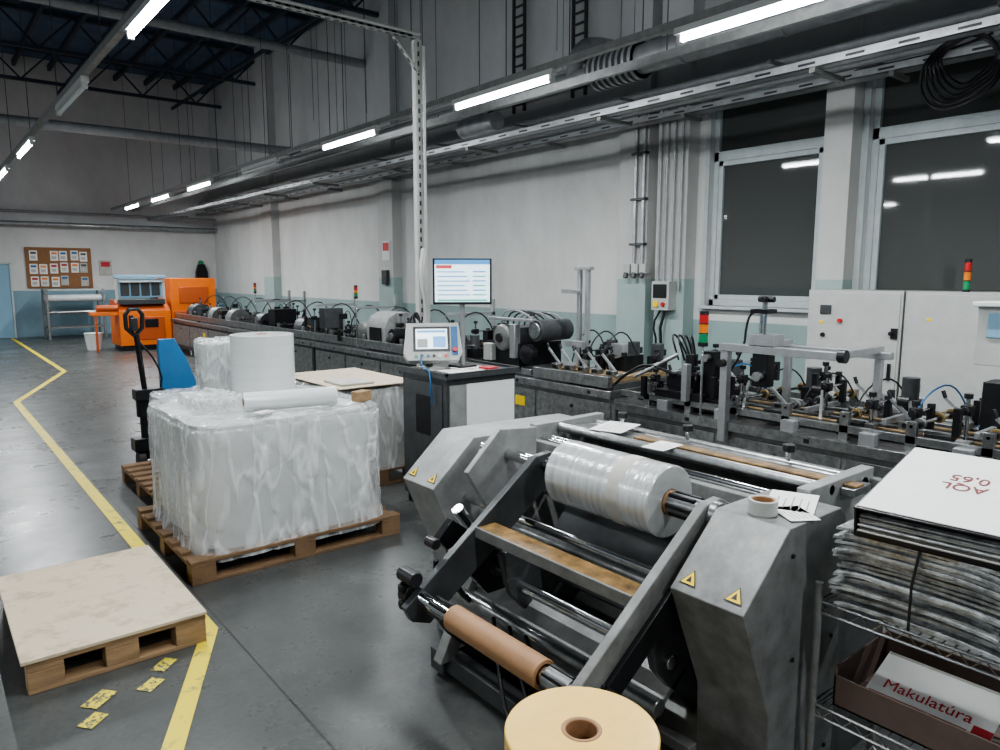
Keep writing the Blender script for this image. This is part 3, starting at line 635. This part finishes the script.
for k in range(6): b.box(-.19,.02+.02*(k%3),.07-k*.035,.078-k*.035,.003,.004,SCRB);b.box(.08,.18,.07-k*.035,.08-k*.035,.003,.004,SCRG if k%2 else SCRB)
b.box(-.04,.04,-.05,.05,-.07,-.035,BLACK);b.M=Matrix()
b.cyl((3.32,4.56,1.09),(3.32,4.56,1.75),.022,ALU,12);b.box(3.24,3.4,4.48,4.64,1.08,1.1,BLACK)
b.done()
b=B('control_panel',.012)
b.M=facing((3.07,4.6,1.285),to=(.3,0,1.8),tilt=.4)
b.prism([(-.19,-.14),(.19,-.14),(.225,-.08),(.2,.16),(-.2,.16),(-.225,-.08)],'Z',-.09,0,GREYL)
b.box(-.15,.13,-.07,.13,0,.003,BLACK);b.box(-.13,.11,-.05,.11,.003,.006,SCREEN);b.box(-.12,.1,.08,.1,.006,.007,SCRB)
b.box(-.12,-.04,-.04,.03,.006,.007,GREYL);b.box(0,.1,-.04,.05,.006,.007,SCRB);b.box(.14,.19,-.1,.13,0,.004,BLUE)
for k in range(6): b.cyl((-.13+k*.045,-.105,0),(-.13+k*.045,-.105,.008),.012,[GREEN,BLACK,BLUE,BLACK,WHITE,RED][k],10)
b.cyl((.165,-.06,.004),(.165,-.06,.03),.018,RED,14);b.M=Matrix()
b.cyl((3.1,4.7,1.08),(3.1,4.7,1.2),.03,GREYD,12)
b.tube([(2.96,4.6,1.2),(2.9,4.5,1.12),(2.92,4.42,1.1),(2.9,4.38,1.0),(2.92,4.4,.85)],.007,BLUE,8,2);b.tube([(3.1,4.75,1.3),(3.2,4.9,1.2),(3.22,4.93,.5)],.01,BLACK,6,1)
for k in range(4): b.tube([(3.05,4.7,1.15),(2.93+k*.05,4.8,1.35+.05*k),(3.08,4.9,1.5),(3.2,4.93,1.4)],.01,BLACK,6,2)
b.done()
b=B('perforated_cable_mast',.001)
def lprof(p,q,w=.05):
    p=Vector(p);q=Vector(q)
    b.bar(p,q,w,.005,GREYL);d=(q-p).normalized();up=V(0,0,1) if abs(d.z)<.95 else V(0,1,0)
    x=d.cross(up).normalized();y=x.cross(d);o=x*w/2+y*w/2
    b.bar(p+o,q+o,.005,w,GREYL)
    n=int((q-p).length/.07)
    for k in range(n):
        c=p+(q-p)*(k+.5)/n;b.bar(c-d*.018-y*.004,c+d*.018-y*.004,.014,.003,BLACK);b.bar(c-d*.018+o-x*.004,c+d*.018+o-x*.004,.003,.014,BLACK)
lprof((3.2,4.95,0),(3.2,4.95,3.6));lprof((3.18,4.95,3.6),(1.5,4.95,3.6));lprof((3.2,4.95,3.35),(2.98,4.95,3.58),.03)
b.cyl((3.23,4.92,.1),(3.23,4.92,3.55),.012,GREYL,8);b.cyl((3.2,4.92,3.63),(1.5,4.92,3.63),.012,GREYL,8)
b.tube([(3.2,4.9,2.0),(3.14,4.86,1.8),(3.22,4.88,1.5),(3.17,4.9,1.3),(3.2,4.9,1.1)],.028,GREYL,8,2)
b.done()
# ---------------------------------------------------------------- unwinder (foreground)
b=B('film_unwinder',.004)
L=[(1.765,.83),(2.0,1.04),(2.8,1.02),(2.85,.95),(2.85,0),(1.95,0),(1.93,.45)]
Rr=[(1.765,.83),(2.0,1.04),(2.32,1.04),(2.36,1.0),(2.36,0),(1.95,0),(1.93,.45)]
b.prism(L,'Y',2.66,2.92,GREYM);b.prism(Rr,'Y',1.07,1.33,GREY)
b.prism([(2.36,.0),(2.36,.85),(2.85,.85),(2.85,0)],'Y',1.12,1.28,GREYD)
sn=V(-(1.04-.83),0,(2.0-1.765)).normalized();sd=V(2.0-1.765,0,1.04-.83).normalized()
def sticker(y,t=.05):
    e=V(0,-1,0);c=V(1.765,y,.83)+sd*t+sn*.003
    b.f([b.v(c-e*.03-sd*.023),b.v(c+e*.03-sd*.023),b.v(c+sd*.032)],BLACK)
    c=c+sn*.001;b.f([b.v(c-e*.025-sd*.019),b.v(c+e*.025-sd*.019),b.v(c+sd*.026)],YELS)
    c=c+sn*.001;b.f([b.v(c-e*.01-sd*.012),b.v(c+e*.01-sd*.012),b.v(c+sd*.01)],BLACK)
for y in(1.28,1.12,2.87,2.71): sticker(y)
b.cyl((2.1,2.66,.92),(2.1,2.63,.92),.09,GREYL,28);b.cyl((2.1,2.63,.92),(2.1,2.62,.92),.05,STEEL,24)
for (xx,zz) in((2.02,.95),(2.3,.95),(2.3,.6),(2.05,.6),(2.05,.2),(2.3,.2)): b.cyl((xx,1.07,zz),(xx,1.063,zz),.009,BLACKM,8)
ARM=[(1.33,.56),(1.36,.5),(1.44,.47),(2.12,.95),(2.13,1.02),(2.07,1.05),(1.98,1.04)]
for y in(1.36,2.2): b.prism(ARM,'Y',y,y+.035,GREYD if y>2 else GREY)
for y in(1.34,2.235): b.prism([(1.5,.59),(1.56,.54),(2.0,.85),(1.95,.92)],'Y',y,y+.02,BLACKM)
for xx,zz in((1.5,.58),(1.7,.72),(1.9,.88)): b.cyl((xx,1.36,zz),(xx,1.352,zz),.012,BLACKM,10)
for y in(1.34,2.24):
    b.prism([(1.75,.68),(1.9,.72),(2.3,.3),(2.3,.12),(2.15,.12),(1.8,.5)],'Y',y+(.06 if y<2 else -.09),y+(.09 if y<2 else -.06),GREYD)
b.cyl((2.1,2.45,.3),(1.75,2.45,.8),.03,CHROME,14);b.cyl((2.25,2.45,.1),(1.95,2.45,.52),.05,BLACKM,18)
b.prism([(1.8,.95),(1.98,1.12),(2.2,1.1),(2.2,.9),(1.95,.7)],'Y',2.44,2.47,GREYM)
b.prism([(1.55,.75),(1.62,.82),(1.9,.6),(1.9,.45),(1.8,.45)],'Y',2.3,2.34,BLACKM)
b.tube([(1.6,2.3,.7),(1.7,2.4,.45),(1.9,2.4,.3),(2.1,2.5,.1)],.014,BLACK,8,2);b.tube([(1.55,2.32,.66),(1.6,2.42,.35),(1.8,2.42,.15),(2.0,2.5,.05)],.012,BLACK,8,2)
b.cyl((2.03,1.2,1.0),(2.03,2.62,1.0),.026,CHROME,18)
b.cyl((2.03,1.4,1.0),(2.03,1.54,1.0),.038,STEEL,18);b.cyl((2.03,2.08,1.0),(2.03,2.17,1.0),.042,BLACKM,18);b.cyl((2.03,1.33,1.0),(2.03,1.36,1.0),.05,STEEL,18)
for k in range(6):
    a=k*math.pi/3;b.box(2.03+.038*math.cos(a)-.008,2.03+.038*math.cos(a)+.008,1.42,1.53,1.0+.038*math.sin(a)-.008,1.0+.038*math.sin(a)+.008,BLACKM)
b.cyl((1.41,1.34,.58),(1.41,2.26,.58),.03,CHROME,20)
b.cyl((1.41,1.3,.58),(1.41,1.35,.58),.042,STEEL,20);b.cyl((1.41,1.4,.58),(1.41,1.5,.58),.04,STEEL,20)
for k in range(6):
    a=k*math.pi/3+.3;b.box(1.41+.038*math.cos(a)-.007,1.41+.038*math.cos(a)+.007,1.4,1.5,.58+.038*math.sin(a)-.007,.58+.038*math.sin(a)+.007,BLACKM)
    b.box(1.41+.034*math.cos(a)-.007,1.41+.034*math.cos(a)+.007,2.02,2.12,.58+.034*math.sin(a)-.007,.58+.034*math.sin(a)+.007,BLACKM)
b.cyl((1.41,2.24,.58),(1.41,2.3,.58),.055,BLACK,20);b.cyl((1.41,2.3,.58),(1.41,2.34,.58),.03,BLACK,14)
for k in range(5):
    a=k*2*math.pi/5;b.ball((1.41+.055*math.cos(a),2.27,.58+.055*math.sin(a)),.024,BLACK,8)
b.cyl((1.38,2.2,.66),(1.38,2.3,.66),.03,BLACK,12);b.cyl((1.5,2.24,.76),(1.5,2.3,.76),.022,BLACK,12)
b.box(1.66,1.76,1.395,2.2,.785,.805,SLAT);b.box(1.655,1.665,1.395,2.2,.765,.81,GREY);b.box(1.66,1.76,1.395,2.2,.775,.785,GREY)
for x,z,r,m in((1.86,.52,.025,CHROME),(1.8,.38,.03,STEEL),(2.05,.66,.035,STEEL),(2.2,.5,.04,STEEL),(2.3,.78,.03,CHROME),(2.2,.95,.022,CHROME),(1.95,.76,.018,CHROME)): b.cyl((x,1.38,z),(x,2.66,z),r,m,18)
b.box(1.9,2.02,1.33,2.66,.18,.22,GREY);b.prism([(1.95,.22),(2.35,.5),(2.37,.48),(1.97,.2)],'Y',1.33,2.66,GREY)
b.prism([(2.06,.5),(2.35,.86),(2.37,.84),(2.08,.48)],'Y',1.33,2.3,GREYD);b.prism([(1.72,.3),(1.95,.46),(1.96,.44),(1.73,.27)],'Y',1.4,2.5,GREYM)
b.box(1.7,2.8,1.36,1.44,.02,.12,GREYD);b.box(1.7,2.8,2.5,2.6,.02,.12,GREYD);b.box(1.72,1.8,1.36,2.6,.03,.11,GREYD)
b.prism([(1.66,.1),(1.74,.1),(2.0,.62),(1.94,.66)],'Y',2.46,2.52,GREY)
for k in range(3): b.tube([(1.75,2.2-.1*k,.4),(1.65,2.0-.2*k,.05),(1.6+.05*k,1.7,.015),(1.8,1.5,.02)],.01,BLACK,6,2)
for x,z,r,m in((2.42,.98,.028,CHROME),(2.52,1.03,.022,STEEL),(2.78,1.0,.035,STEEL),(2.36,.88,.03,STEEL)): b.cyl((x,1.2,z),(x,2.66,z),r,m,18)
b.box(2.58,2.72,1.15,2.66,1.0,1.03,STEEL);b.box(2.6,2.66,1.15,2.2,1.03,1.04,SLAT);b.box(2.3,2.34,1.33,2.66,.94,1.0,GREY)
b.box(2.82,2.86,1.1,2.7,.6,1.02,GREY)
b.box(2.84,3.3,1.3,2.5,.78,.82,STEEL);b.box(2.9,3.25,1.35,2.45,0,.78,GREYD)
for y in(1.2,2.62): b.box(2.36,2.85,y,y+.05,.85,1.06,GREYM)
for y in(1.5,2.0,2.4): b.cyl((2.75,y,1.04),(2.75,y,1.08),.012,CHROME,8);b.cyl((2.75,y,1.08),(2.75,y,1.11),.025,BLACK,12)
b.done()
b=B('film_roll',.008)
b.cyl((2.03,1.54,1.0),(2.03,2.06,1.0),.132,FILM,56,ri=.044,mc=FILM);b.cyl((2.03,1.532,1.0),(2.03,2.068,1.0),.044,CARD,24,ri=.032);b.cyl((2.03,1.67,1.0),(2.03,1.74,1.0),.1326,PAPERD,56,ri=.12);b.done()
b=B('cardboard_core',.002);b.cyl((1.41,1.52,.58),(1.41,2.0,.58),.048,CARD,28,ri=.034);b.done()
b=B('tape_roll',.002);b.cyl((2.06,1.2,1.042),(2.06,1.2,1.09),.046,GREYL,28,ri=.037,mc=GREYL);b.cyl((2.06,1.2,1.045),(2.06,1.2,1.088),.037,CARD,20,ri=.033)
b.done()
b=B('paper_sheet')
for x,y,r,s in((2.24,1.2,.4,.11),(2.13,1.13,1.0,.07),(2.64,2.35,.3,.12),(2.5,1.95,.1,.08)):
    b.M=Matrix.Translation((x,y,1.044 if x<2.4 else 1.056))@Matrix.Rotation(r,4,'Z');b.box(-s,s,-s*.7,s*.7,0,.002,PAPER)
    for k in range(5): b.box(-s*.8,s*(.2+.15*(k%3)),-s*.5+k*s*.22,-s*.46+k*s*.22,.002,.0025,GREYM)
b.M=Matrix();b.done()
b=B('yellow_tape_roll',.004)
for k in range(3):
    b.cyl((1.155,1.113,k*.242),(1.155,1.113,k*.242+.238),.185,YEL,64,ri=.045);b.cyl((1.155,1.113,k*.242),(1.155,1.113,k*.242+.24),.05,CARD,32,ri=.038)
b.done()
# ---------------------------------------------------------------- wire shelf and contents
b=B('wire_shelf',0)
sx0,sx1,sy0,sy1=2.1,2.56,.12,1.02
for x in(sx0,sx1):
    for y in(sy0,sy1): b.cyl((x,y,0),(x,y,.86),.0125,GREY,12)
for z in(.12,.46,.8):
    for dz in(0,-.035):
        b.tube([(sx0,sy0,z+dz),(sx1,sy0,z+dz),(sx1,sy1,z+dz),(sx0,sy1,z+dz),(sx0,sy0,z+dz)],.005,STEEL,6)
    for x in(sx0,sx1):
        pts=[(x,sy0+(sy1-sy0)*k/28,z-(.035 if k%2 else 0)) for k in range(29)];b.tube(pts,.003,STEEL,5)
    for k in range(30):
        y=sy0+(sy1-sy0)*(k+.5)/30;b.cyl((sx0,y,z),(sx1,y,z),.0025,STEEL,5)
    for x in(2.25,2.4): b.cyl((x,sy0,z-.006),(x,sy1,z-.006),.004,STEEL,6)
b.done()
def sheets(name,x0,x1,y0,y1,z0,n,h,m=WRAPG):
    b=B(name);z=z0
    for k in range(n):
        jx,jy=random.uniform(-.02,.02),random.uniform(-.022,.022);G=14
        A=[];sd_=random.random()*50;mm=random.choice([m,m,m,m,m,PAPERD])
        for lay in(0,1):
            g=[[b.v((x0+jx+(x1-x0)*i/G,y0+jy+(y1-y0)*j/G,z+lay*h*.85+noise.noise(V(i*.3,j*.3,sd_))*h*.6-(abs(j-G/2)/(G/2))**4*h*1.2)) for j in range(G+1)] for i in range(G+1)];A.append(g)
        for lay in(0,1):
            for i in range(G):
                for j in range(G): b.f([A[lay][i][j],A[lay][i+1][j],A[lay][i+1][j+1],A[lay][i][j+1]],mm)
        for i in range(G):
            for (a,c) in(((i,0),(i+1,0)),((i,G),(i+1,G)),((0,i),(0,i+1)),((G,i),(G,i+1))): b.f([A[0][a[0]][a[1]],A[0][c[0]][c[1]],A[1][c[0]][c[1]],A[1][a[0]][a[1]]],mm)
        z+=h
    return b,z
b,zt=sheets('stacked_plastic_bags',2.1,2.5,.53,.97,.815,26,.0095)
b.tube([(2.07,.75,.82),(2.07,.75,.95),(2.08,.74,1.05)],.004,BLACK,6)
b.done()
b,_=sheets('stacked_plastic_bags',2.12,2.5,.1,.42,.815,14,.0095);b.done()
# open-fronted box file: lid raised at the back, bags visible inside
b=B('document_box',.003)
b.M=Matrix.Translation((2.32,.72,zt+.012))@Matrix.Rotation(-.1,4,'Y')@Matrix.Rotation(.06,4,'Z')
b.box(-.24,.24,-.21,.21,0,.006,BLACK);b.box(.234,.24,-.21,.21,0,.13,BLACK)
b.prism([(-.24,0),(.24,0),(.24,.135),(-.24,.085)],'Y',-.21,-.204,BLACK);b.prism([(-.24,0),(.24,0),(.24,.135),(-.24,.085)],'Y',.204,.21,BLACK);b.box(-.24,-.234,-.21,.21,0,.015,BLACK)
for k in range(7): j=random.uniform(-.01,.012);b.box(-.232+j,.2,-.2,.2,.008+k*.008,.014+k*.008,[WRAPG,PAPERD,WRAPG][k%3])
b.prism([(-.24,.082),(.24,.132),(.24,.138),(-.24,.088)],'Y',-.212,.212,BLACK);b.prism([(-.23,.089),(.235,.138),(.235,.142),(-.23,.092)],'Y',-.195,.205,PAPER)
Mb=b.M.copy();o=b.done()
text('label_text','AQL\n0,65',.06,Mb@Matrix.Translation((.03,.0,.1215))@Matrix.Rotation(-.104,4,'Y')@Matrix.Rotation(math.pi/2,4,'Z'),INK,o)
b=B('cardboard_box',.002)
bx0,bx1,by0,by1=2.13,2.5,.42,.97;z=.465
b.box(bx0,bx1,by0,by1,z,z+.006,CARDR)
b.box(bx0,bx0+.006,by0,by1,z,z+.1,CARDR);b.box(bx1-.006,bx1,by0,by1,z,z+.13,CARDR);b.box(bx0,bx1,by0,by0+.006,z,z+.12,CARDR);b.box(bx0,bx1,by1-.006,by1,z,z+.13,CARDR)
Ms=frame((2.27,.74,z+.075),(0,-1,.0),(-.35,0,.94))
b.M=Ms;b.box(-.17,.17,-.12,.12,-.004,0,PAPER);b.box(-.16,.11,-.062,-.056,0,.001,REDT);b.box(.12,.17,-.12,-.03,0,.0012,REDT);b.box(-.17,.17,.11,.12,0,.001,PAPERD)
o=b.done()
text('label_text','Makulatúra',.055,Ms@Matrix.Translation((-.01,-.015,.002)),REDT,o)
text('label_text_small','AQL 0,65',.025,Ms@Matrix.Translation((-.09,-.088,.002)),REDT,o)
# ---------------------------------------------------------------- camera & world
w=bpy.data.worlds.new('world');SC.world=w;w.use_nodes=True;w.node_tree.nodes['Background'].inputs[0].default_value=(.02,.025,.03,1);w.node_tree.nodes['Background'].inputs[1].default_value=1
cd=bpy.data.cameras.new('camera');cd.sensor_width=36;cd.lens=25.92;cd.clip_end=200;cd.clip_start=.05
co=bpy.data.objects.new('camera',cd);SC.collection.objects.link(co);co.location=(0,0,1.8)
co.rotation_euler=(math.radians(90-7.907),0,math.radians(-39.06));SC.camera=co
try: SC.view_settings.look='AgX - Medium High Contrast'
except Exception: pass
